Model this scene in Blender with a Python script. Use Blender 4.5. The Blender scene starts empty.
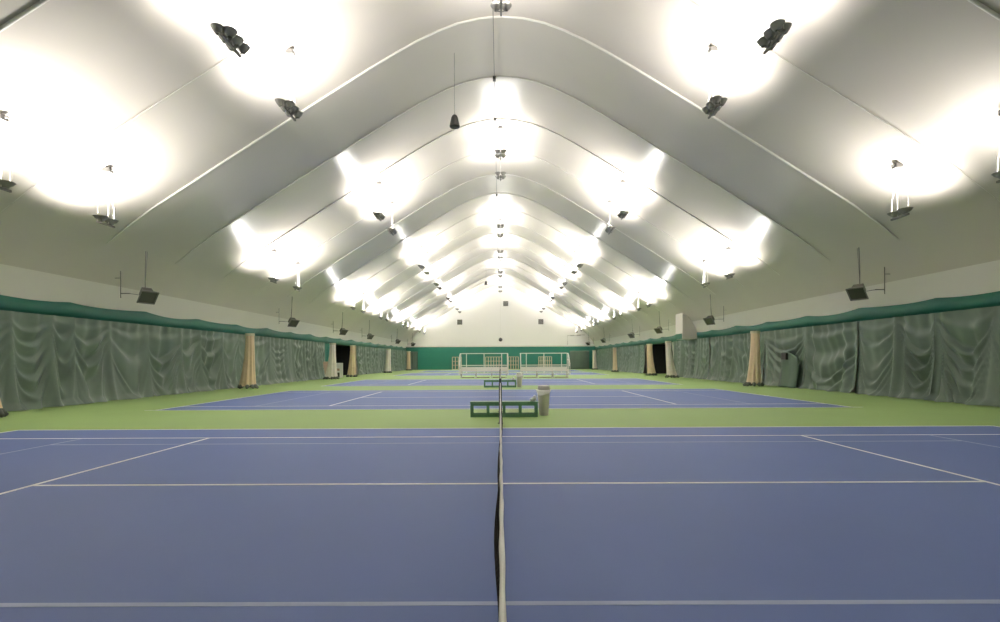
import bpy, bmesh, math, random
from mathutils import Vector, Matrix
C = bpy.context.scene.collection
PI = math.pi
random.seed(7)

# ---------------------------------------------------------------- materials
def mat(name, col, rough=.6, spec=.5, noise=0.0, nscale=4.0, bump=0.0, bscale=30.0, metal=0.0, trans=0.0, detail=4):
    m = bpy.data.materials.new(name); m.use_nodes = True
    nt = m.node_tree; b = nt.nodes['Principled BSDF']
    b.inputs['Base Color'].default_value = (*col, 1)
    b.inputs['Roughness'].default_value = rough
    b.inputs['Specular IOR Level'].default_value = spec
    b.inputs['Metallic'].default_value = metal
    tc = nt.nodes.new('ShaderNodeTexCoord')
    if noise:
        n = nt.nodes.new('ShaderNodeTexNoise'); n.inputs['Scale'].default_value = nscale; n.inputs['Detail'].default_value = detail
        r = nt.nodes.new('ShaderNodeMapRange'); r.inputs['From Min'].default_value = .25; r.inputs['From Max'].default_value = .75
        r.inputs['To Min'].default_value = 1 - noise; r.inputs['To Max'].default_value = 1 + noise
        h = nt.nodes.new('ShaderNodeHueSaturation'); h.inputs['Color'].default_value = (*col, 1)
        nt.links.new(tc.outputs['Object'], n.inputs['Vector']); nt.links.new(n.outputs['Fac'], r.inputs['Value'])
        nt.links.new(r.outputs['Result'], h.inputs['Value']); nt.links.new(h.outputs['Color'], b.inputs['Base Color'])
    if bump:
        n2 = nt.nodes.new('ShaderNodeTexNoise'); n2.inputs['Scale'].default_value = bscale; n2.inputs['Detail'].default_value = 3
        bp = nt.nodes.new('ShaderNodeBump'); bp.inputs['Strength'].default_value = bump; bp.inputs['Distance'].default_value = .02
        nt.links.new(tc.outputs['Object'], n2.inputs['Vector']); nt.links.new(n2.outputs['Fac'], bp.inputs['Height'])
        nt.links.new(bp.outputs['Normal'], b.inputs['Normal'])
    return m

M = dict(
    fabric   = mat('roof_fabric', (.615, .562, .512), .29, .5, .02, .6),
    cable    = mat('roof_cable', (.84, .81, .76), .4),
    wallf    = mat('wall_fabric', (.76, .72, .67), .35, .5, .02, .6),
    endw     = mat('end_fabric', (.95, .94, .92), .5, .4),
    band     = mat('green_vinyl', (.012, .125, .085), .5, .4, .06, 1.2),
    endgreen = mat('teal_vinyl', (.02, .175, .135), .5, .4, .05, .6),
    curtain  = mat('grey_green_vinyl', (.128, .178, .146), .42, .4, .08, 1.5),
    curtainb = mat('grey_green_vinyl_dark', (.10, .15, .12), .5, .4, .08, 1.5),
    blind    = mat('wall_liner', (.05, .07, .06), .8),
    tan      = mat('tan_canvas', (.76, .60, .43), .8, .2, .06, 3),
    pale     = mat('pale_canvas', (.88, .81, .75), .8, .2, .06, 3),
    cream    = mat('cream_webbing', (.72, .66, .52), .7),
    hem      = mat('dark_hem', (.10, .12, .10), .7, .3, .2, 6),
    blue     = mat('blue_acrylic', (.112, .172, .420), .58, .4, .05, .35, .08, 220),
    green    = mat('green_acrylic', (.285, .43, .155), .6, .4, .05, .35, .08, 220),
    line     = mat('white_line_paint', (.93, .93, .93), .55),
    dimline  = mat('pale_blue_line_paint', (.34, .41, .60), .55),
    net      = mat('net_cord', (.035, .03, .028), .8),
    tape     = mat('white_vinyl_tape', (.95, .94, .91), .6, .4, .05, 8),
    post     = mat('post_green', (.02, .05, .04), .4),
    bench    = mat('bench_green', (.11, .27, .15), .32, .5, .08, 3),
    can      = mat('grey_plastic', (.64, .60, .585), .5),
    white    = mat('white_plastic', (.92, .91, .90), .45),
    cloth    = mat('white_cloth', (.85, .87, .9), .8),
    alu      = mat('white_metal', (.80, .79, .76), .35, .5),
    dark     = mat('dark_fixture', (.05, .05, .048), .5, .5),
    cupm     = mat('reflector_back', (.30, .29, .265), .5, .5),
    darkg    = mat('grey_fixture', (.16, .155, .145), .45, .5),
    inner    = mat('reflector_white', (.85, .84, .8), .3),
    steel    = mat('galvanised', (.45, .44, .42), .4, .5, 0, 1, 0, 1, .6),
    wire     = mat('white_wire', (.75, .73, .68), .5),
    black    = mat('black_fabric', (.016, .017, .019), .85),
    glassd   = mat('dark_glass', (.09, .085, .08), .2, .5),
    slat     = mat('beige_wood', (.60, .52, .40), .6),
    vent     = mat('grey_louver', (.13, .13, .125), .6),
    basestrip   = mat('grey_brown', (.30, .27, .21), .8, .3, .1, 3),
    board    = mat('peach_board', (.62, .46, .36), .7),
)

# ---------------------------------------------------------------- helpers
def link(name, bm, m, parent=None, smooth=False, recalc=True):
    if recalc: bmesh.ops.recalc_face_normals(bm, faces=bm.faces)
    me = bpy.data.meshes.new(name); bm.to_mesh(me); bm.free()
    for x in (m if isinstance(m, (list, tuple)) else [m]): me.materials.append(x)
    if smooth:
        for p in me.polygons: p.use_smooth = True
    o = bpy.data.objects.new(name, me); C.objects.link(o)
    if parent: o.parent = parent
    return o
def thing(name, label, cat, loc=(0, 0, 0), rz=0, group=None):
    o = bpy.data.objects.new(name, None); C.objects.link(o); o.empty_display_size = .2
    o.location = loc; o.rotation_euler = (0, 0, rz); tag(o, label, cat, group); return o
def tag(o, label, cat, group=None):
    o['label'] = label; o['category'] = cat
    if group: o['group'] = group
    return o
def struct(name, bm, m, parent=None, smooth=False, recalc=True):
    o = link(name, bm, m, parent, smooth, recalc)
    if not parent: o['kind'] = 'structure'
    return o
def dup(root, loc, rz, label, group=None):
    r = root.copy(); C.objects.link(r); r.location = loc; r.rotation_euler = (0, 0, rz); r['label'] = label
    if group: r['group'] = group
    for ch in list(root.children):
        c = ch.copy(); C.objects.link(c); c.parent = r
        for g in list(ch.children):
            d = g.copy(); C.objects.link(d); d.parent = c
    return r
def box(bm, x0, x1, y0, y1, z0, z1, mi=0):
    v = [bm.verts.new((x, y, z)) for z in (z0, z1) for y in (y0, y1) for x in (x0, x1)]
    for f in ((0, 2, 3, 1), (4, 5, 7, 6), (0, 1, 5, 4), (2, 6, 7, 3), (0, 4, 6, 2), (1, 3, 7, 5)):
        bm.faces.new([v[i] for i in f]).material_index = mi
    return v
def tube(bm, pts, r, n=8, caps=True, mi=0):
    pts = [Vector(p) for p in pts]; rings = []
    for i, p in enumerate(pts):
        t = (pts[min(i + 1, len(pts) - 1)] - pts[max(i - 1, 0)]).normalized()
        a = Vector((0, 0, 1)) if abs(t.z) < .9 else Vector((1, 0, 0))
        u = t.cross(a).normalized(); w = t.cross(u)
        rr = r[i] if isinstance(r, (list, tuple)) else r
        rings.append([bm.verts.new(p + rr * (math.cos(2 * PI * k / n) * u + math.sin(2 * PI * k / n) * w)) for k in range(n)])
    for a, b in zip(rings, rings[1:]):
        for k in range(n): bm.faces.new((a[k], a[(k + 1) % n], b[(k + 1) % n], b[k])).material_index = mi
    if caps:
        bm.faces.new(rings[0]).material_index = mi; bm.faces.new(rings[-1][::-1]).material_index = mi
def lathe(bm, prof, c=(0, 0, 0), n=20, mi=0):
    rings = []
    for r, z in prof:
        rings.append([bm.verts.new((c[0] + r * math.cos(2 * PI * k / n), c[1] + r * math.sin(2 * PI * k / n), c[2] + z)) for k in range(n)])
    for a, b in zip(rings, rings[1:]):
        for k in range(n): bm.faces.new((a[k], a[(k + 1) % n], b[(k + 1) % n], b[k])).material_index = mi
    return rings
def boxed(name, m, parent, *dims, bevel=0):
    bm = bmesh.new(); box(bm, *dims)
    if bevel: bmesh.ops.bevel(bm, geom=list(bm.edges), offset=bevel, segments=2, affect='EDGES')
    return link(name, bm, m, parent)
ORD = ['', 'second', 'third', 'fourth', 'fifth', 'sixth', 'seventh', 'eighth', 'ninth', 'tenth', 'eleventh', 'twelfth']

# ---------------------------------------------------------------- the hall
BAY, S0 = 4.16, 11.3           # seam spacing, a seam's distance
YB, YE = S0 - 6 * BAY, 91.8    # back and end walls
NB = 25
YE = YB + NB * BAY             # 90.3
WX = 17.45
prof = [(17.45, 0), (17.50, 1.2), (17.46, 2.4), (17.30, 3.4), (17.06, 4.2), (16.72, 4.95), (16.25, 5.65), (15.6, 6.35), (14.8, 6.98), (13.8, 7.72), (12.5, 8.55),
        (11, 9.52), (9.5, 10.47), (8, 11.42), (6.5, 12.36), (5.2, 13.17), (4.1, 13.82), (3.3, 14.26), (2.5, 14.64), (1.7, 14.94), (.85, 15.13), (0, 15.2)]
KW = 5                         # wall part is prof[0..KW]
full = [(-x, z) for x, z in prof] + [(x, z) for x, z in prof[-2::-1]]
def bulge(y, z):
    t = ((y - S0) / BAY) % 1.0
    return .10 * math.sin(PI * t) * min(1, max(0, (z - 4.6) / 4.5))
def shell_pt(i, y, lst, out=0.0):
    x, z = lst[i]
    a = Vector(lst[max(i - 1, 0)]); b = Vector(lst[min(i + 1, len(lst) - 1)]); t = (b - a).normalized()
    nrm = Vector((-t.y, t.x))
    d = bulge(y, z) + out
    return (x + nrm.x * d, y, z + nrm.y * d)
SUB = 10
ys = [YB + BAY * k / SUB for k in range(NB * SUB + 1)]
def shell(i0, i1):
    bm = bmesh.new(); rows = []
    for y in ys: rows.append([bm.verts.new(shell_pt(i, y, full)) for i in range(i0, i1 + 1)])
    for a, b in zip(rows, rows[1:]):
        for k in range(len(a) - 1): bm.faces.new((a[k], a[k + 1], b[k + 1], b[k]))
    return bm
NF = len(full)
# openings in the side walls (door lobbies) from OY0 to OY1 up to 3.4 m : leave those wall cells out
OY0, OY1 = 50.8, 58.4
def wall_shell(left):
    idx = range(0, KW + 1) if left else range(NF - 1 - KW, NF)
    idx = list(idx); bm = bmesh.new(); rows = []
    for y in ys: rows.append([bm.verts.new(shell_pt(i, y, full)) for i in idx])
    for j, (a, b) in enumerate(zip(rows, rows[1:])):
        ym = (ys[j] + ys[j + 1]) / 2
        for k in range(len(a) - 1):
            zt = max(full[idx[k]][1], full[idx[k + 1]][1])
            if OY0 < ym < OY1 and zt < 3.5: continue
            f = bm.faces.new((a[k], a[k + 1], b[k + 1], b[k]))
    bmesh.ops.delete(bm, geom=[v for v in bm.verts if not v.link_faces], context='VERTS')
    return bm
ceil_ = struct('ceiling', shell(KW, NF - 1 - KW), M['fabric'], smooth=True)
struct('wall_left', wall_shell(True), M['wallf'], smooth=True)
struct('wall_right', wall_shell(False), M['wallf'], smooth=True)
for k in range(NB - 1):        # restraint cables laid in the seams, seen as pale beads
    y = YB + BAY * (k + 1)
    if y < 2: continue
    bm = bmesh.new(); faint = (k + 1 - 6) in (1,)
    pts = [shell_pt(i, y, full, -.03) for i in range(NF) if full[i][1] > 6.2]
    rr = {0: .045, 1: .015, 2: .045, 3: .03}.get(k + 1 - 6, .028)
    tube(bm, pts, [rr * min(1, .25 + (p[2] - 6.2) / 2.5) for p in pts], 6)
    link('restraint_cable', bm, M['cable'], ceil_, True)
def end_poly(y, m, name):
    bm = bmesh.new()
    bm.faces.new([bm.verts.new((x, y, z)) for x, z in full]); return struct(name, bm, m, recalc=False)
end_poly(YE, M['endw'], 'wall_end'); end_poly(YB, M['endw'], 'wall_back')
# floor
bm = bmesh.new(); box(bm, -20.5, 20.5, YB - .2, YE + .2, -.2, 0); struct('floor', bm, M['green'])

# door lobbies behind the openings: dark fabric boxes
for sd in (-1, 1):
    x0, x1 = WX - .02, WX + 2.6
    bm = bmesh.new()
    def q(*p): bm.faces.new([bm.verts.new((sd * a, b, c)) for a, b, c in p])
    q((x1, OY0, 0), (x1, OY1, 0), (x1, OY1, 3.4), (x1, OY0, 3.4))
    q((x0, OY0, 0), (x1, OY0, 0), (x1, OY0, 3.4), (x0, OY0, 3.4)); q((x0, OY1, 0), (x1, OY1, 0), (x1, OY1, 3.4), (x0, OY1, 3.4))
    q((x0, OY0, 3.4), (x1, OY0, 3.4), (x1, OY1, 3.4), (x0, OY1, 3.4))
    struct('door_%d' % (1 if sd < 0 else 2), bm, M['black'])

# green vinyl bands above the side curtains
def band(sd, y0, y1, name):
    bm = bmesh.new(); n = int((y1 - y0) / .2); rows = []
    for k in range(n + 1):
        y = y0 + (y1 - y0) * k / n
        t = ((y - S0) / BAY) % 1.0; s = 4 * t * (1 - t)
        zt = 3.95 + .10 * (1 - s) + .03 * math.sin(y * .9); zb = 3.38
        xt = 17.06 + .10 * s; xb = 17.12
        rows.append([bm.verts.new((sd * a, y, b)) for a, b in ((xb + .05, zb), (xb, zb), (xb - .02, (zb + zt) / 2), (xt - .05, zt), (xt + .25, zt + .02))])
    for a, b in zip(rows, rows[1:]):
        for k in range(4): bm.faces.new((a[k], a[k + 1], b[k + 1], b[k]))
    return struct(name, bm, M['band'], smooth=True)
band(-1, 2, YE, 'trim_1'); band(1, 2, YE, 'trim_2')
# the end wall's green vinyl field
bm = bmesh.new(); box(bm, -17.4, 17.4, YE - .12, YE - .02, 0, 4.15); struct('trim_3', bm, M['endgreen'])
bm = bmesh.new(); box(bm, -17, 17, YE - .2, YE - .1, 4.08, 4.3); struct('trim_4', bm, M['cable'])
# lattice doors and windows through the end wall
for n, (xa, xb, nv) in enumerate(((-8.7, -7.1, 3), (-2.7, .2, 6), (1.4, 3.2, 4), (6.9, 9.2, 6))):
    bm = bmesh.new(); y0 = YE - .3; z1 = 2.25
    for k in range(nv + 1):
        x = xa + (xb - xa) * k / nv; box(bm, x - .075, x + .075, y0, YE - .1, .02, z1)
    for z in (.04, .8, 1.5, z1): box(bm, xa, xb, y0 + .02, YE - .1, z - .05, z + .05)
    struct('door_%d' % (3 + n), bm, M['slat'])
    boxed('pane', M['endgreen'], bpy.data.objects['door_%d' % (3 + n)], xa, xb, YE - .16, YE - .13, .04, z1)

# ---------------------------------------------------------------- courts
B_, SV, DW, SW = 11.885, 6.40, 5.485, 4.115
D0, P0 = 6.70, 15.80
courts = [D0, D0 + P0, D0 + 2 * P0, 60.3, 76.1]
NETX = -.088
CX = [.0, .0, 0, 0, 0]
for ci, yc in enumerate(courts):
    bm = bmesh.new(); z = .004
    e = .03
    box(bm, -B_ - e, B_ + e, yc - DW - e, yc + DW + e, -.05, z)
    struct('floor_court_%d' % (ci + 1), bm, M['blue']).location.x = CX[ci]
    bm = bmesh.new(); w = .031; zt = z + .003
    def L(x0, x1, y0, y1, mi=0, dz=0): box(bm, x0, x1, y0, y1, z - .001, zt + dz, mi)
    for s in (-1, 1):
        L(-B_ - .35 * (s < 0 and ci == 1), B_ + .35 * (s < 0 and ci == 1), yc + s * DW - w, yc + s * DW + w)
        L(-B_, B_, yc + s * SW - w, yc + s * SW + w)
        L(s * B_ - w, s * B_ + w, yc - DW, yc + DW)
        L(s * SV - w, s * SV + w, yc - SW, yc + SW, 0, .0005)
        L(s * B_ - .1, s * B_ + .1, yc - w, yc + w, 0, .0004)
        L(s * 9.14 - w * .8, s * 9.14 + w * .8, yc - SW, yc + SW, 1, -.001)
        L(-9.14, 9.14, yc + s * 3.30 - w * .9, yc + s * 3.30 + w * .9, 1, -.0012)
    L(-SV, SV, yc - w, yc + w, 0, .0003)
    struct('floor_lines_%d' % (ci + 1), bm, [M['line'], M['dimline']]).location.x = CX[ci]

# ---------------------------------------------------------------- nets
HL = DW + .914
def net_top(y): return .914 + (1.07 - .914) * (abs(y) / HL) ** 1.15
def billow(y, t):           # sideways hang of the cord mesh; t 0 top .. 1 bottom
    a = .0
    yy = y + HL
    for am, c, w in ((-.036, 2.4, .65), (-.030, 4.2, 1.2), (.035, .6, .5), (.032, 8.0, 1.5)): a += am * math.exp(-((yy - c) / w) ** 2)
    return a * math.sin(PI * min(1, t / .62))
def make_net(label):
    t = thing('tennis_net', label, 'net', (NETX, courts[0], 0), 0, 'tennis nets across the courts')
    bm = bmesh.new(); s = .0016
    ncol = 230; nrow = 20
    def P(y, k): tt = k / nrow; zt = net_top(y) - .02; return Vector((billow(y, tt), y, zt - (zt - .02) * tt))
    def strip(a, b, w, ax):
        for d in ((Vector((w, 0, 0))), ax * w):
            bm.faces.new([bm.verts.new(v) for v in (a - d, a + d, b + d, b - d)])
    for c in range(ncol + 1):
        y = -HL + .06 + (2 * HL - .12) * c / ncol
        for k in range(0, nrow, 2): strip(P(y, k), P(y, k + 2), s, Vector((0, 1, 0)))
    for k in range(1, nrow + 1):
        for c in range(0, ncol, 5):
            y = -HL + .06 + (2 * HL - .12) * c / ncol; y2 = -HL + .06 + (2 * HL - .12) * (c + 5) / ncol
            strip(P(y, k), P(y2, k), s, Vector((0, 0, 1)))
    link('net_mesh', bm, M['net'], t, recalc=False)
    bm = bmesh.new(); rows = []; n = 160
    for k in range(n + 1):
        y = -HL + .08 + (2 * HL - .16) * k / n; zt = net_top(y)
        wob = .0008 * math.sin(y * 7) + .0006 * math.sin(y * 17 + 1); hw = .0092 + .0012 * math.sin(y * 11)
        rows.append([bm.verts.new((wob + a, y, zt + b)) for a, b in ((-hw * .7, -.055), (-hw, -.02), (-hw * .8, -.004), (0, 0), (hw * .8, -.004), (hw, -.02), (hw * .7, -.055))])
    for a, b in zip(rows, rows[1:]):
        for k in range(7): bm.faces.new((a[k], a[(k + 1) % 7], b[(k + 1) % 7], b[k]))
    link('headband', bm, M['tape'], t, True)
    boxed('center_strap', M['tape'], t, -.012, .012, -.025, .025, .002, .90)
    for sg in (-1, 1):
        bm = bmesh.new(); tube(bm, [(0, sg * HL, 1.02), (0, sg * (HL - .1), 1.03)], .006); link('cord', bm, M['steel'], t)
    for sgn in (-1, 1):
        bm = bmesh.new(); lathe(bm, [(0, 0), (.075, 0), (.075, .012), (.042, .02), (.04, 1.05), (.032, 1.075), (0, 1.08)], (0, sgn * (HL + .035), 0), 14)
        p = link('post', bm, M['post'], t, True)
    return t
net_labels = ['near tennis net with white headband running away from the viewer', 'tennis net on the second court, behind the near green bench',
              'tennis net on the third court, behind the far green bench', 'tennis net on the fourth court, beyond the white bleachers', 'tennis net on the last court before the green end wall']
net0 = make_net(net_labels[0])
for lb, yc in zip(net_labels[1:], courts[1:]): dup(net0, (NETX, yc, 0), 0, lb)

# ---------------------------------------------------------------- side curtains
def curtain_bm(y0, y1, sd, seed, nu, nv, top=3.42, xw=17.02, flare=.22, amp=1.0):
    rnd = random.Random(seed); bm = bmesh.new()
    W = y1 - y0
    cuts = [0]; n = rnd.choice((1, 2, 2, 3)) if W > 3 else 1
    for k in range(1, n): cuts.append(k / n + rnd.uniform(-.1, .1))
    cuts.append(1)
    sw = [(rnd.uniform(.5, .8), rnd.uniform(.6, 1.05), rnd.uniform(0, 6.28), rnd.uniform(.45, 1.15), rnd.uniform(-.3, .3)) for _ in range(n)]
    fr = [(rnd.uniform(2, 11), rnd.uniform(0, 6.28), rnd.uniform(.014, .042), rnd.uniform(-.6, .6)) for _ in range(7)]
    rows = []
    for j in range(nv + 1):
        v = j / nv; z = top * v; row = []
        for i in range(nu + 1):
            u = i / nu; yy = y0 + W * u; d = 0
            for k in range(n):
                a, b = cuts[k], cuts[k + 1]
                if a <= u <= b or (k == n - 1 and u > b):
                    kk, lam, ph, am, sk = sw[k]
                    s = (u - (a + b) / 2) / ((b - a) / 2)
                    s2 = s - sk * (1 - s * s)
                    e = math.cos(s * PI / 2) ** .8 if abs(s) < 1 else 0
                    q = (top - z) / (1 - kk * s2 * s2)
                    ph_ = 2 * PI * (q / lam + .4 * math.sin(1.1 * q + ph) + .06 * math.sin(3.3 * q + 2 * ph)) + ph
                    w = math.sin(ph_ + .6 * math.sin(ph_))
                    en = math.sin(PI * min(1, max(0, q / 4.6))) ** .8 * (.45 + .55 * math.sin(1.2 * q + 2.2 * ph) ** 2)
                    d += amp * am * .165 * e * w * en
                    d -= .16 * e * am * v * (1 - v) * 2
            for c in cuts[1:-1]: d += .11 * math.exp(-((u - c) * W / .16) ** 2) * (1 - .5 * v)
            for f_, p_, a_, g_ in fr: d += a_ * math.sin(f_ * yy + p_ + z * g_) * (1.15 - .6 * v)
            d += .03 * math.sin(u * W * 11 + seed) * max(0, v - .7) * 2
            d += .08 * math.exp(-((1 - u) * W / .2) ** 2) * (.6 if seed % 2 else 0)
            fl = flare * (1 - v) ** 3 + (.10 * max(0, 1 - v * 14) * (1 + math.sin(yy * 3.1 + seed)))
            zz = z
            if j == nv: zz = top
            else: zz = z * (1 - .012 * (1 + math.sin(yy * 2.3 + seed)) * v) + .012 * (1 + math.sin(yy * 5 + seed)) * (1 - v)
            row.append(bm.verts.new((sd * (xw - .14 - d - fl), yy, zz + .004)))
        rows.append(row)
    for a, b in zip(rows, rows[1:]):
        for k in range(nu): bm.faces.new((a[k], a[k + 1], b[k + 1], b[k]))
    return bm
def curtain_panels(sd, spans, side):
    for k, (y0, y1, lab) in enumerate(spans):
        near = y0 < 33
        nu, nv = (84, 60) if near else (44, 32)
        bm = curtain_bm(y0, y1 + .05, sd, 11 + k * 3 + (100 if sd > 0 else 0), nu, nv)
        o = link('wall_curtain', bm, M['curtain'], None, True, False)
        tag(o, lab, 'curtain', 'draped curtain panels along the %s wall' % side)
        yield o
def spans(ys_, fmt):
    return [(a, b, fmt(i, len(ys_) - 1)) for i, (a, b) in enumerate(zip(ys_, ys_[1:]))]
def nth(i, what): return (ORD[i] + ' ' if ORD[i] else '') + what
for side, sd in (('left', -1), ('right', 1)):
    b1 = [7.1, 11.3, 15.4, 19.5, 23.7, 27.8, 32.0]
    S = [(a, b, 'grey-green %s-wall curtain, %s panel on the viewer side of the big tan bundle' % (side, nth(len(b1) - 2 - i, 'first' if len(b1) - 2 - i == 0 else ''))) for i, (a, b) in enumerate(zip(b1, b1[1:]))]
    S = [(a, b, l.replace('  ', ' ')) for a, b, l in S]
    b2 = [32.0, 36.2, 40.4, 44.4, 47.8] if sd < 0 else [32.0, 36.2, 40.4, 44.6, 48.7]
    for i, (a, b) in enumerate(zip(b2, b2[1:])):
        S.append((a, b, '%s-wall curtain, %s panel from the big tan bundle toward the doorway' % (side, ORD[i] or 'first')))
    b3 = [58.4, 61.2, 65.4, 69.5, 73.7, 77.9, 82, 86.1, YE - .3]
    for i, (a, b) in enumerate(zip(b3, b3[1:])):
        S.append((a, b, 'small distant %s-wall curtain, %s panel beyond the dark doorway' % (side, ORD[i] or 'first')))
    made = list(curtain_panels(sd, S, side))
    if sd > 0:
        flap_host = made[5]
# curtain door flap with a dark patch on the right wall, just this side of the tan bundle
bm = bmesh.new(); n = 14; rows = []
for j in range(n + 1):
    v = j / n
    rows.append([bm.verts.new((16.62 + .05 * math.sin(v * 3) - .16 * (1 - v) ** 2 - .03 * math.sin(u * 9), 28.05 + 1.65 * u, .02 + (2.08 - .35 * (1 - u) ** 2) * v)) for u in [i / 8 for i in range(9)]])
for a, b in zip(rows, rows[1:]):
    for k in range(8): bm.faces.new((a[k], a[k + 1], b[k + 1], b[k]))
fl = link('door_flap', bm, M['curtainb'], flap_host, True); sm = fl.modifiers.new('s', 'SOLIDIFY'); sm.thickness = .03
fl['label'] = 'hanging flap over a curtain doorway'
boxed('patch', M['dark'], flap_host, 16.50, 16.66, 29.05, 29.5, 1.62, 2.0)
# end wall curtains in the corners
for nm, x0, x1, y, lab in (('l', -16.6, -14.9, YE - .45, 'grey-green curtain covering the left end of the green end wall'), ('r', 12.4, 15.9, YE - .8, 'flat grey curtain hanging at the right end of the green end wall')):
    bm = bmesh.new(); rows = []; nu = 40
    for j in range(13):
        v = j / 12
        rows.append([bm.verts.new((x0 + (x1 - x0) * i / nu, y + .06 * math.sin(i * (.9 if nm == 'l' else .35)) + .03 * math.sin(i * 2.1 + v * 2), .01 + 3.3 * v)) for i in range(nu + 1)])
    for a, b in zip(rows, rows[1:]):
        for k in range(nu): bm.faces.new((a[k], a[k + 1], b[k + 1], b[k]))
    o = link('wall_curtain', bm, M['curtainb'], None, True); tag(o, lab, 'curtain')
    mo = o.modifiers.new('s', 'SOLIDIFY'); mo.thickness = .02
o = link('wall_curtain', curtain_bm(47.8, 50.9, -1, 5, 20, 4, 3.4, 17.3, 0, .1), M['endgreen'], None, True, False)
tag(o, 'bright teal sheet beside the dark doorway, behind the white drape bundle', 'curtain')

# ---------------------------------------------------------------- gathered divider drapes
def drape(x, y, top, wt, wb, off, m, label, depth=.5, hem=True):
    t = thing('drape_bundle', label, 'divider drape', (x, y, 0), 0, 'gathered divider drapes by the side walls')
    bm = bmesh.new(); n = 44; rows = []
    for j in range(25):
        v = j / 24; s = (1 - v) ** 1.9
        hw = wt / 2 + (wb - wt) / 2 * s; hd = depth / 2 * (.8 + .5 * s); cx = off * s
        ring = []
        for k in range(n):
            a = 2 * PI * k / n; r = 1 + (.07 + .05 * s) * math.cos(9 * a + 1.2 * v) + .03 * math.cos(5 * a + 2)
            ring.append(bm.verts.new((cx + hw * r * math.cos(a), hd * r * math.sin(a), .16 + (top - .16) * v)))
        rows.append(ring)
    for a, b in zip(rows, rows[1:]):
        for k in range(n): bm.faces.new((a[k], a[(k + 1) % n], b[(k + 1) % n], b[k]))
    bm.faces.new(rows[-1])
    link('drape_sheet', bm, m, t, True)
    bm = bmesh.new()
    for k in range(n):
        pass
    lathe(bm, [(.001, -.02), (1.14, -.02), (1.2, .05), (1.16, .13), (.001, .14)], (0, 0, 0), 20)
    for v in bm.verts: v.co = Vector((v.co.x * wt / 2 * .98, v.co.y * depth * .42, v.co.z + top - .08))
    link('header', bm, M['cream'], t)
    bm = bmesh.new(); rn = random.Random(int(abs(x * 31 + y * 7)))
    for k in range(9):
        a = 2 * PI * k / 9 + rn.uniform(-.2, .2); ca, sa = math.cos(a), math.sin(a)
        R = Vector((off + wb / 2 * 1.02 * ca, depth * .62 * sa, .13)); E = Vector((off + (wb / 2 + .14) * ca + rn.uniform(-.06, .06), depth * .62 * sa + .12 * sa, .06))
        tube(bm, [R * .7 + Vector((off * .3, 0, .10)), R + Vector((0, 0, .04)), E], [.10, .12, .06], 8)
    link('weighted_hem', bm, M['hem'], t, True)
    return t
F = 499.16
def wx(px, y): return (px - 500.1) * y / F - .09
def D(pt0, pt1, pb0, pb1, y, top, m, label):
    a, b, c, d = (wx(p, y) for p in (pt0, pt1, pb0, pb1))
    drape((a + b) / 2, y, top, b - a, d - c, (c + d) / 2 - (a + b) / 2, m, label)
D(246, 253.6, 239.5, 255, 30.2, 3.30, M['tan'], 'large tan drape bundle gathered beside the left wall curtains')
D(330, 335.5, 325, 337, 44.8, 3.22, M['pale'], 'whitish drape bundle on the near side of the left dark doorway')
D(350.4, 355.6, 347.4, 355.8, 51.0, 3.2, M['tan'], 'tan drape bundle just beyond the white cabinet on the left')
D(386.3, 390.6, 384.5, 390.6, 67, 3.2, M['pale'], 'small pinkish drape bundle far along the left wall')
D(407, 410.3, 406.6, 410.6, 83, 3.2, M['tan'], 'tiny drape bundle in the far left corner of the hall')
D(751, 759, 746.5, 760.5, 30.2, 3.30, M['tan'], 'large tan drape bundle beside the right wall curtains')
D(665.6, 670.8, 667, 677, 44.8, 3.25, M['pale'], 'pale drape bundle on the near side of the right dark doorway')
D(646.6, 652, 647.6, 655.5, 51.0, 3.2, M['tan'], 'tan drape bundle on the far side of the right dark doorway')
D(613, 616.4, 612.6, 617.4, 67, 3.25, M['tan'], 'small tan drape bundle far along the right wall')
D(592.5, 595.8, 592.5, 597, 83, 3.2, M['pale'], 'tiny pinkish drape bundle in the far right corner of the hall')
drape(-15.75, 14.9, 3.3, .5, .95, .15, M['tan'], 'drape bundle cut off by the left edge, only its dark hem showing')

# ---------------------------------------------------------------- quarter-round fabric hood above the right doorway
hood = thing('fabric_hood', 'pale quarter-round fabric hood on the right wall above the green band', 'hood', (15.85, 43.6, 3.42))
pr = [(15.85, 3.45), (17.25, 3.42), (17.22, 3.8), (16.98, 4.4), (16.66, 5.0), (16.3, 5.4), (15.85, 5.72)]
bm = bmesh.new()
A = [bm.verts.new((x - 15.85, 0, z - 3.42)) for x, z in pr]; Bv = [bm.verts.new((x - 15.85, 1.7, z - 3.42)) for x, z in pr]
bm.faces.new(A); bm.faces.new(Bv[::-1])
for k in range(len(pr)): bm.faces.new((A[k], A[(k + 1) % len(pr)], Bv[(k + 1) % len(pr)], Bv[k]))
link('shell', bm, M['wallf'], hood)
boxed('green_strip', M['band'], hood, -.03, .0, .15, 1.68, .03, .5)

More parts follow.
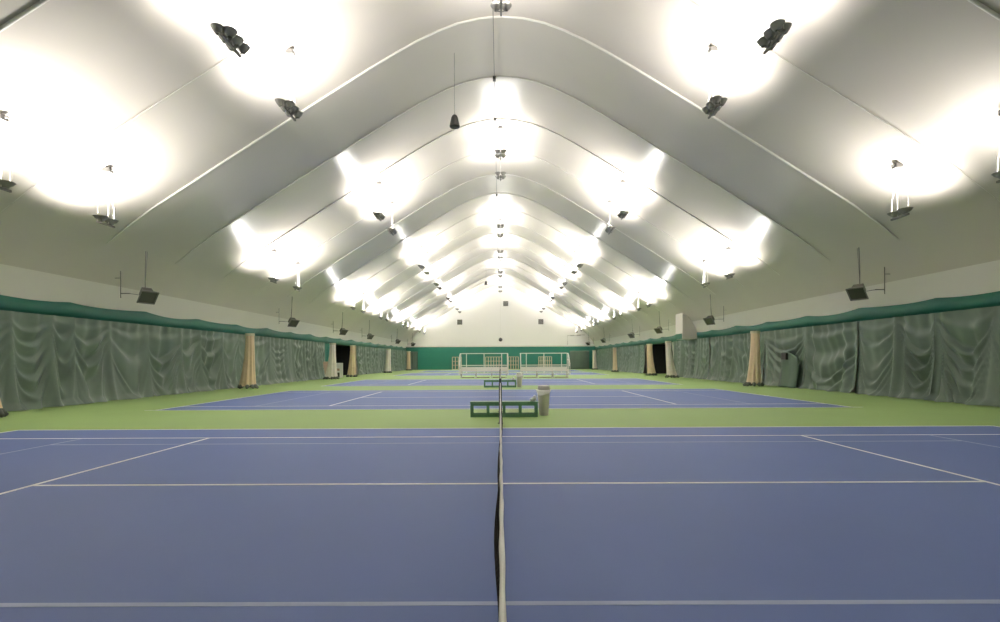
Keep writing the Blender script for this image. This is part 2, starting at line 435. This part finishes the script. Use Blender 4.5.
# ---------------------------------------------------------------- benches, bin, towel
def make_bench(label):
    t = thing('bench', label, 'bench', (0, 0, 0), 0, 'green benches between the courts')
    w = 1.98
    boxed('seat', M['bench'], t, -w / 2, w / 2, -.2, .2, .405, .45, bevel=.006)
    for s in (-1, 1):
        y0, y1 = (-.2, -.165) if s < 0 else (.165, .2)
        boxed('rail', M['bench'], t, -w / 2 + .01, w / 2 - .01, y0, y1, .335, .404); boxed('rail', M['bench'], t, -w / 2 + .01, w / 2 - .01, y0, y1, 0.0, .095)
        for k in range(5):
            x = -w / 2 + .045 + (w - .09) * k / 4
            boxed('leg', M['bench'], t, x - .038, x + .038, y0 + .001, y1 - .001, .09, .34)
    return t
bench = make_bench('green slatted bench straddled by the near net, next to the bin')
bench.location = (.02, 14.72, 0)
dup(bench, (-.10, 30.6, 0), 0, 'smaller-looking green bench behind the near one, on the next green strip')
def make_bin(label):
    t = thing('trash_bin', label, 'trash bin', (0, 0, 0), 0, 'grey trash bins beside the benches')
    bm = bmesh.new(); lathe(bm, [(.001, 0), (.13, 0), (.137, .02), (.19, .72), (.195, .75), (.18, .75), (.13, .03), (.001, .03)], n=24); link('bin_body', bm, M['can'], t, True)
    bm = bmesh.new(); n = 36; rows = []
    for j, (r, z, wv) in enumerate(((.175, .70, 0), (.19, .765, .0), (.205, .765, .0), (.216, .72, .04), (.224, .67, .085))):
        rows.append([bm.verts.new((r * (1 + wv * .5 * math.sin(5 * 2 * PI * k / n)) * math.cos(2 * PI * k / n), r * math.sin(2 * PI * k / n) * (1 + wv * .5 * math.sin(7 * 2 * PI * k / n)), z + wv * (math.cos(2 * PI * k / n * 2 + .4) * 1.0 + .4 * math.sin(3 * 2 * PI * k / n)))) for k in range(n)])
    for a, b in zip(rows, rows[1:]):
        for k in range(n): bm.faces.new((a[k], a[(k + 1) % n], b[(k + 1) % n], b[k]))
    link('bag_liner', bm, M['white'], t, True)
    bm = bmesh.new(); lathe(bm, [(.001, .90), (.13, .90), (.165, .885), (.178, .86), (.18, .80), (.178, .77), (.165, .77), (.001, .85)], n=24); link('lid', bm, M['alu'], t, True)
    return t
b0 = make_bin('grey bin with white bag liner at the near bench end'); b0.location = (1.215, 15.04, 0)
dup(b0, (1.10, 30.9, 0), 0, 'pale bin beside the farther green bench')
def towel(loc, s, label):
    bm = bmesh.new(); bmesh.ops.create_icosphere(bm, subdivisions=3, radius=1); rn = random.Random(3)
    for v in bm.verts:
        c = v.co; k = 1 + .22 * math.sin(5 * c.x + 2) * math.cos(4 * c.y + 1) + .12 * math.sin(9 * c.z + 3 * c.x)
        v.co = Vector((c.x * k * .095, c.y * k * .08, max(0, (c.z * k + .7)) * .085 * (1.25 if c.x > .1 else .75)))
    o = link('towel', bm, M['cloth'], None, True); o.location = loc; o.scale = (s, s, s); tag(o, label, 'towel', 'white towels left on benches')
towel((.88, 14.75, .451), 1.0, 'crumpled white towel on the right end of the near bench')
towel((.70, 30.6, .451), 1.0, 'white towel on the right end of the farther bench')

# ---------------------------------------------------------------- bleachers
def make_bleacher(label):
    t = thing('bleacher', label, 'bleacher', (0, 0, 0), 0, 'white bleachers in the middle aisle')
    w = 4.55
    for k, (y, z) in enumerate(((0, .42), (.62, .72), (1.24, 1.02))):
        boxed('seat_plank', M['alu'], t, -w / 2, w / 2, y, y + .27, z - .04, z)
        if k: boxed('footboard', M['alu'], t, -w / 2, w / 2, y - .3, y - .02, z - .36, z - .32)
        if k == 2: boxed('riser', M['alu'], t, -w / 2, w / 2, y - .01, y + .012, z - .3, z - .05)
        if k == 1: boxed('fascia', M['alu'], t, -w / 2, w / 2, y - .02, y - .002, z - .13, z)
    for x in (-w / 2 + .12, -w / 6, w / 6, w / 2 - .12):
        bm = bmesh.new(); box(bm, x - .03, x + .03, -.25, 1.75, 0, .06)
        for y, z in ((.13, .38), (.75, .68), (1.37, .98)): box(bm, x - .028, x + .028, y - .028, y + .028, .05, z)
        tube(bm, [(x, -.1, .05), (x, 1.45, .96)], .025)
        link('frame', bm, M['steel'], t)
    for xa in (-w / 2 + .1, -w / 6, w / 6): boxed('front_strip', M['basestrip'], t, xa + .1, xa + w / 3 - .2, -.34, -.26, 0, .07)  # low grey-brown strips on the floor along the front edge
    bm = bmesh.new(); r = .04; yb = 1.58
    for z in (2.32, 1.16): tube(bm, [(-w / 2, yb, z), (w / 2, yb, z)], r)
    for x in (-w / 2, -w / 2 + .55, 0, w / 2 - .55, w / 2): tube(bm, [(x, yb, .3), (x, yb, 2.32)], r)
    link('back_guard_rail', bm, M['alu'], t)
    for s in (-1, 1):
        bm = bmesh.new(); x = s * (w / 2 + .05)
        tube(bm, [(x, yb, 2.32), (x, .95, 2.2), (x, .0, 1.3), (x, -.05, .3)], r)
        tube(bm, [(x, yb, 1.7), (x, .9, 1.6), (x, .45, 1.1)], r * .8); tube(bm, [(x, .95, 2.2), (x, .95, .3)], r)
        link('side_guard_rail', bm, M['alu'], t)
    return t
bl = make_bleacher('white aluminium bleacher with guard rail, left of the net line'); bl.location = (-1.66, 47.3, 0)
dup(bl, (4.2, 47.3, 0), 0, 'white aluminium bleacher with guard rail, right of the net line')

# ---------------------------------------------------------------- cabinet and board by the left doorway
t = thing('cabinet', 'white open-shelved cabinet standing in the left doorway behind the drapes', 'cabinet', (-16.2, 49.9, 0), .25)
bm = bmesh.new()
box(bm, -.36, -.30, -.25, .25, 0, 1.45); box(bm, .06, .36, -.25, .25, 0, 1.45); box(bm, -.36, .36, -.25, .25, 1.4, 1.46); box(bm, -.36, .36, .22, .25, 0, 1.45)
link('carcass', bm, M['white'], t)
for z in (.62, 1.0): boxed('shelf', M['white'], t, -.30, .06, -.24, .22, z, z + .04)
boxed('drawer', M['board'], t, -.29, .05, -.24, .1, .67, .9)
boxed('crate', M['dark'], t, -.28, .04, -.22, .12, .02, .5)
bm = bmesh.new(); box(bm, -.55, .55, -.04, .04, .0, 1.6); bmesh.ops.bevel(bm, geom=list(bm.edges), offset=.02, segments=1, affect='EDGES')
o = link('partition_board', bm, M['board']); o.location = (-16.55, 47.3, 0); o.rotation_euler = (0, 0, .2); tag(o, 'low peach-coloured board standing behind the white drape bundle', 'board')

# ---------------------------------------------------------------- uplights
def zroof(x, y):
    x = abs(x)
    for (xa, za), (xb, zb) in zip(prof, prof[1:]):
        if xb <= x <= xa: return za + (zb - za) * (xa - x) / (xa - xb) + bulge(y, 9) / max(.5, math.cos(math.atan(.62)) if x > 3 else 1)
    return 15.2
def cup(bm, c, r=.2, h=.17):
    lathe(bm, [(.05, -.05), (.075, -.05), (.09, -.02), (r * .8, h * .3), (r, h), (r + .012, h), (r + .012, h + .012), (r - .012, h + .012), (r * .68, h * .42), (.03, .02)], c, 18)
meshes = {}
def light_data(key, watts):
    if key not in meshes:
        l = bpy.data.lights.new('uplight_lamp', 'SPOT'); l.shadow_soft_size = .16; l.energy = watts; l.color = (1.0, .972, .925); l.spot_size = math.radians(172); l.spot_blend = 1.0
        meshes[key] = l
    return meshes[key]
def add_lights(x, y, z, off, key, watts, parent=None, tilt=0.0):
    for dx, dy in off:
        o = bpy.data.objects.new('lamp', light_data(key, watts)); C.objects.link(o)
        o.location = (dx, dy, z) if parent else (x + dx, y + dy, z); o.rotation_euler = (PI, tilt, 0)
        if parent: o.parent = parent
def make_uplight(kind, drop, label, loc):
    t = thing('uplight', label, 'ceiling uplight', loc, 0, 'hanging uplights in five rows')
    L_ = .95 if kind != 'outer' else .72
    bm = bmesh.new(); box(bm, -.03, .03, -L_ / 2, L_ / 2, -.13, -.07); link('bar', bm, M['darkg'], t)
    pts = {'mid': [(s * .12, y) for y in (-.32, 0, .32) for s in (-1, 1)], 'ridge': [(s * .17, y) for y in (-.3, .3) for s in (-1, 1)], 'outer': [(0, -.21), (0, .21)]}[kind]
    r = {'mid': .165, 'ridge': .18, 'outer': .205}[kind]
    for i, (x, y) in enumerate(pts):
        if kind == 'mid': y += .06 * (1 if x > 0 else -1)
        bm = bmesh.new(); cup(bm, (x, y, .0), r, .115 if kind != 'outer' else .09)
        tube(bm, [(0, y, -.1), (x, y, -.05)], .018, 6)
        link('reflector', bm, M['cupm'], t, True)
    bm = bmesh.new()
    tube(bm, [(0, .1, -.1), (0, .1, drop)], .007 if kind == 'outer' else .007, 6)
    for s in (-1, 1): tube(bm, [(0, s * L_ / 2 * .95, -.1), (0, s * L_ / 2 * .95, .5), (0, .1, 1.2)], .004, 5)
    link('suspension_cable', bm, M['wire'], t)
    bm = bmesh.new(); box(bm, -.12, .12, -.02, .2, drop - .16, drop - .02); tube(bm, [(-.2, .1, drop - .08), (.2, .1, drop - .08)], .03, 6); link('ceiling_bracket', bm, M['darkg'], t)
    return t
POW = dict(mid=590, outer=470, ridge=290)
NOFF = dict(mid=[(-.12, -.3), (.12, .3)], outer=[(0, -.24), (0, .24)], ridge=[(-.2, 0), (.2, 0)])
rows_ = [('left outer row', -13.2, 6.35, 'outer'), ('left inner row', -7.07, 10.0, 'mid'), ('ridge row', .0, 13.55, 'ridge'), ('right inner row', 7.07, 10.0, 'mid'), ('right outer row', 13.2, 6.45, 'outer')]
depths = [13.0, 16.6, 28.9, 32.3, 44.6, 47.8, 55.0, 58.0, 67.6, 70.8, 81.5, 86.5]
protos = {}
dim = {('right outer row', 0): .3, ('right inner row', 0): .55, ('right outer row', 1): .5, ('right inner row', 1): .8, ('left outer row', 0): 1.25}
for rn_, x, z, kind in rows_:
    for i, y in enumerate(depths):
        z_ = z
        drop = zroof(x, y) - z_ - .02
        if kind == 'ridge' and i == 0:
            add_lights(x, y, z_ + .14, NOFF[kind], 'b' + kind, POW[kind]); continue
        what = {'mid': 'hanging uplight with six dark reflector cups', 'outer': 'hanging uplight with two flat reflector discs', 'ridge': 'four-cup ridge uplight'}[kind]
        j = i - (1 if kind == 'ridge' else 0)
        lab = '%s, %s from the viewer in the %s' % (what, ('first' if j == 0 else ORD[j]), rn_)
        t = make_uplight(kind, drop, lab, (x, y, z_)) if (kind, round(drop, 2)) not in protos else dup(protos[(kind, round(drop, 2))], (x, y, z_), 0, lab)
        protos.setdefault((kind, round(drop, 2)), t)
        k = dim.get((rn_, i), 1.8 if i == 11 else 1.0)
        add_lights(x, y, z_ + .14, NOFF[kind], kind + str(k), POW[kind] * k)
    for y in (-2.9, .6):       # the pair of lamps above the near court, out of the frame
        k = .0 if x < 0 else .35
        if not k: continue
        add_lights(x, y, z + .14, NOFF[kind], 'b' + kind + str(k), POW[kind] * k)

# power cable along the ridge with couplings
t = thing('power_cable', 'thin dark power cable running along the roof ridge', 'cable', (-.30, 2.5, 15.0))
bm = bmesh.new(); tube(bm, [(0, y, .10 + bulge(y + 2.5, 15) - .06) for y in [k * .52 for k in range(0, 168)]], .016, 5); link('cable_run', bm, M['darkg'], t)
for y in (23.7, 27.8, 40.4, 57, 73.7): boxed('coupling', M['dark'], t, -.07, .07, y - 2.62, y - 2.38, .0 + bulge(y, 15) - .05, .14 + bulge(y, 15) - .05)

# ---------------------------------------------------------------- side floodlights
def make_flood(sd, label, loc):
    t = thing('floodlight', label, 'floodlight', loc, 0, 'unlit box floodlights along the side walls')
    bm = bmesh.new(); s0, s1 = .19, .34
    rot = Matrix.Rotation(sd * math.radians(38), 4, 'Y') @ Matrix.Rotation(-.42, 4, 'X') @ Matrix.Rotation(sd * .45, 4, 'Z')
    def ring(hx, hy, z): return [bm.verts.new(rot @ Vector((a * hx, b * hy, z))) for a, b in ((-1, -1), (1, -1), (1, 1), (-1, 1))]
    R = [ring(s0, s0, .30), ring(s0 + .02, s0 + .02, .10), ring(s1, s1, -.12), ring(s1, s1, -.16), ring(s1 - .03, s1 - .03, -.16), ring(s1 - .05, s1 - .05, -.12)]
    bm.faces.new(R[0])
    for a, b in zip(R, R[1:]):
        for k in range(4): bm.faces.new((a[k], a[(k + 1) % 4], b[(k + 1) % 4], b[k]))
    link('housing', bm, M['darkg'], t)
    bm = bmesh.new(); bm.faces.new(ring(s1 - .045, s1 - .045, -.13)); ring2 = ring(s1 - .045, s1 - .045, -.125); bm.faces.new(ring2[::-1]); link('lens', bm, M['glassd'], t)
    top = rot @ Vector((0, 0, .3))
    top = top * 1.0
    bm = bmesh.new(); h = zroof(loc[0] , loc[1]) - loc[2] - .1 if abs(loc[0]) < 16 else 1.5
    tube(bm, [top, (top.x * .5, 0, .8), (top.x * .3, 0, h)], .017, 6); tube(bm, [top + Vector((.1 * sd, .1, -.12)), (.05 * sd, .1, h)], .008, 5)
    link('hanger_cable', bm, M['darkg'], t)
    bm = bmesh.new()
    tube(bm, [(sd * .22, -.2, .0), (sd * .35, -.4, .02), (sd * .55, -.4, .04)], .014, 6)
    tube(bm, [(sd * .85, -.4, .04), (sd * .45, -.4, .04)], .022, 6)
    tube(bm, [(sd * .85, -.4, -.15), (sd * .85, -.4, 1.0)], .018, 6); tube(bm, [(sd * .85, -.4, .7), (sd * 1.6, -.4, .7)], .012, 6)
    link('wall_arm', bm, M['darkg'], t)
    return t
for side, sd in (('left', -1), ('right', 1)):
    f0 = None
    for i, y in enumerate((21.7, 37, 48.9, 59, 75, 88)):
        loc = (sd * 15.45, y, 4.55)
        lab = 'unlit grey box floodlight hanging above the %s wall curtains, %s from the viewer' % (side, 'nearest' if i == 0 else ORD[i])
        f0 = make_flood(sd, lab, loc) if f0 is None else (dup(f0, loc, 0, lab))

# ---------------------------------------------------------------- hanging loudspeakers
def make_speaker(label, loc, drop, s=1.0):
    t = thing('loudspeaker', label, 'loudspeaker', loc, 0, 'black speakers hanging from the roof')
    bm = bmesh.new(); lathe(bm, [(.001, .34 * s), (.07 * s, .33 * s), (.11 * s, .26 * s), (.15 * s, .08 * s), (.17 * s, -.02 * s), (.165 * s, -.05 * s), (.001, -.03 * s)], n=20); link('bell', bm, M['dark'], t, True)
    bm = bmesh.new(); tube(bm, [(0, 0, .33 * s), (0, 0, drop)], .009, 6); link('hanger_cable', bm, M['darkg'], t)
    return t
def make_ball(label, loc, drop):
    t = thing('loudspeaker', label, 'loudspeaker', loc, 0, 'black speakers hanging from the roof')
    bm = bmesh.new(); lathe(bm, [(.001, .30), (.10, .29), (.22, .20), (.29, .06), (.30, -.03), (.25, -.17), (.14, -.27), (.001, -.30)], n=20); link('ball', bm, M['dark'], t, True)
    bm = bmesh.new(); tube(bm, [(0, 0, .3), (0, 0, drop)], .012, 6); link('hanger_cable', bm, M['wire'], t)
    return t
make_speaker('black bell-shaped speaker hanging alone, left of the ridge', (-2.0, 21.5, 11.78), zroof(2, 21.5) - 11.78 - .02, 1.3)
make_speaker('tiny black speaker hanging far back, left of the ridge', (-1.95, 68, 12.0), zroof(2, 68) - 12.0 - .02, 1.3)
t = make_ball('round dark speaker hanging low in front of the end wall', (.0, 77.5, 4.85), 15.1 - 4.85)

# ---------------------------------------------------------------- end wall vents and pipe frame
v0 = None
for lab, px, py in (('square grey vent high on the end wall under the peak', 506, 303.7), ('square grey vent on the left half of the end wall', 460, 322), ('square grey vent on the right half of the end wall', 541, 322)):
    loc = (wx(px, YE), YE - .05, 1.66 + (360.2 - py) * YE / F)
    if v0 is None:
        v0 = thing('wall_vent', lab, 'vent', loc, 0, 'square vents on the end wall')
        bm = bmesh.new(); h = .44
        box(bm, -h, h, -.12, 0, h - .07, h); box(bm, -h, h, -.12, 0, -h, -h + .07); box(bm, -h, -h + .07, -.12, 0, -h + .07, h - .07); box(bm, h - .07, h, -.12, 0, -h + .07, h - .07)
        link('frame', bm, M['darkg'], v0)
        bm = bmesh.new()
        for k in range(7):
            z = -.34 + k * .113; vs = [bm.verts.new(p) for p in ((-.37, -.09, z - .05), (.37, -.09, z - .05), (.37, -.02, z + .05), (-.37, -.02, z + .05))]; bm.faces.new(vs)
        link('louvers', bm, M['vent'], v0)
    else: dup(v0, loc, 0, lab)
bm = bmesh.new(); tube(bm, [(12.1, YE - .25, 4.35), (12.1, YE - .25, 6.05), (15.2, YE - .25, 6.15)], .045, 6); tube(bm, [(12.6, YE - .25, 6.07), (13.3, YE - .25, 6.09)], .09, 6); tube(bm, [(13.8, YE - .25, 6.1), (14.5, YE - .25, 6.12)], .09, 6)
tube(bm, [(12.1, YE - .25, 5), (12.1, YE - .03, 5)], .03, 6)
tag(link('pipe_run', bm, M['steel']), 'thin grey pipe bent across the right corner of the end wall', 'pipe')

# ---------------------------------------------------------------- world, camera, view
w = bpy.data.worlds.new('World'); bpy.context.scene.world = w; w.use_nodes = True
w.node_tree.nodes['Background'].inputs['Color'].default_value = (.0, .0, .0, 1)
cam = bpy.data.cameras.new('camera'); co = bpy.data.objects.new('camera', cam); C.objects.link(co)
cam.sensor_width = 36; cam.lens = F / 1000 * 36; cam.clip_end = 300; cam.clip_start = .02
cam.shift_x = (500 - 498.78) / 1000; cam.shift_y = (360.18 - 311) / 1000
yaw, roll = -.0026, -.0048
co.matrix_world = Matrix.Translation((-.0912, 0, 1.661)) @ Matrix.Rotation(-yaw, 4, 'Z') @ Matrix.Rotation(PI / 2, 4, 'X') @ Matrix.Rotation(roll, 4, 'Z')
sc = bpy.context.scene; sc.camera = co
sc.view_settings.view_transform = 'Standard'; sc.view_settings.look = 'None'; sc.view_settings.gamma = 1; sc.view_settings.use_curve_mapping = False
sc.view_settings.exposure = 0.74
sc.cycles.use_denoising = True
sc.cycles.max_bounces = 10; sc.cycles.diffuse_bounces = 7; sc.cycles.glossy_bounces = 3
sc.cycles.sample_clamp_indirect = 6
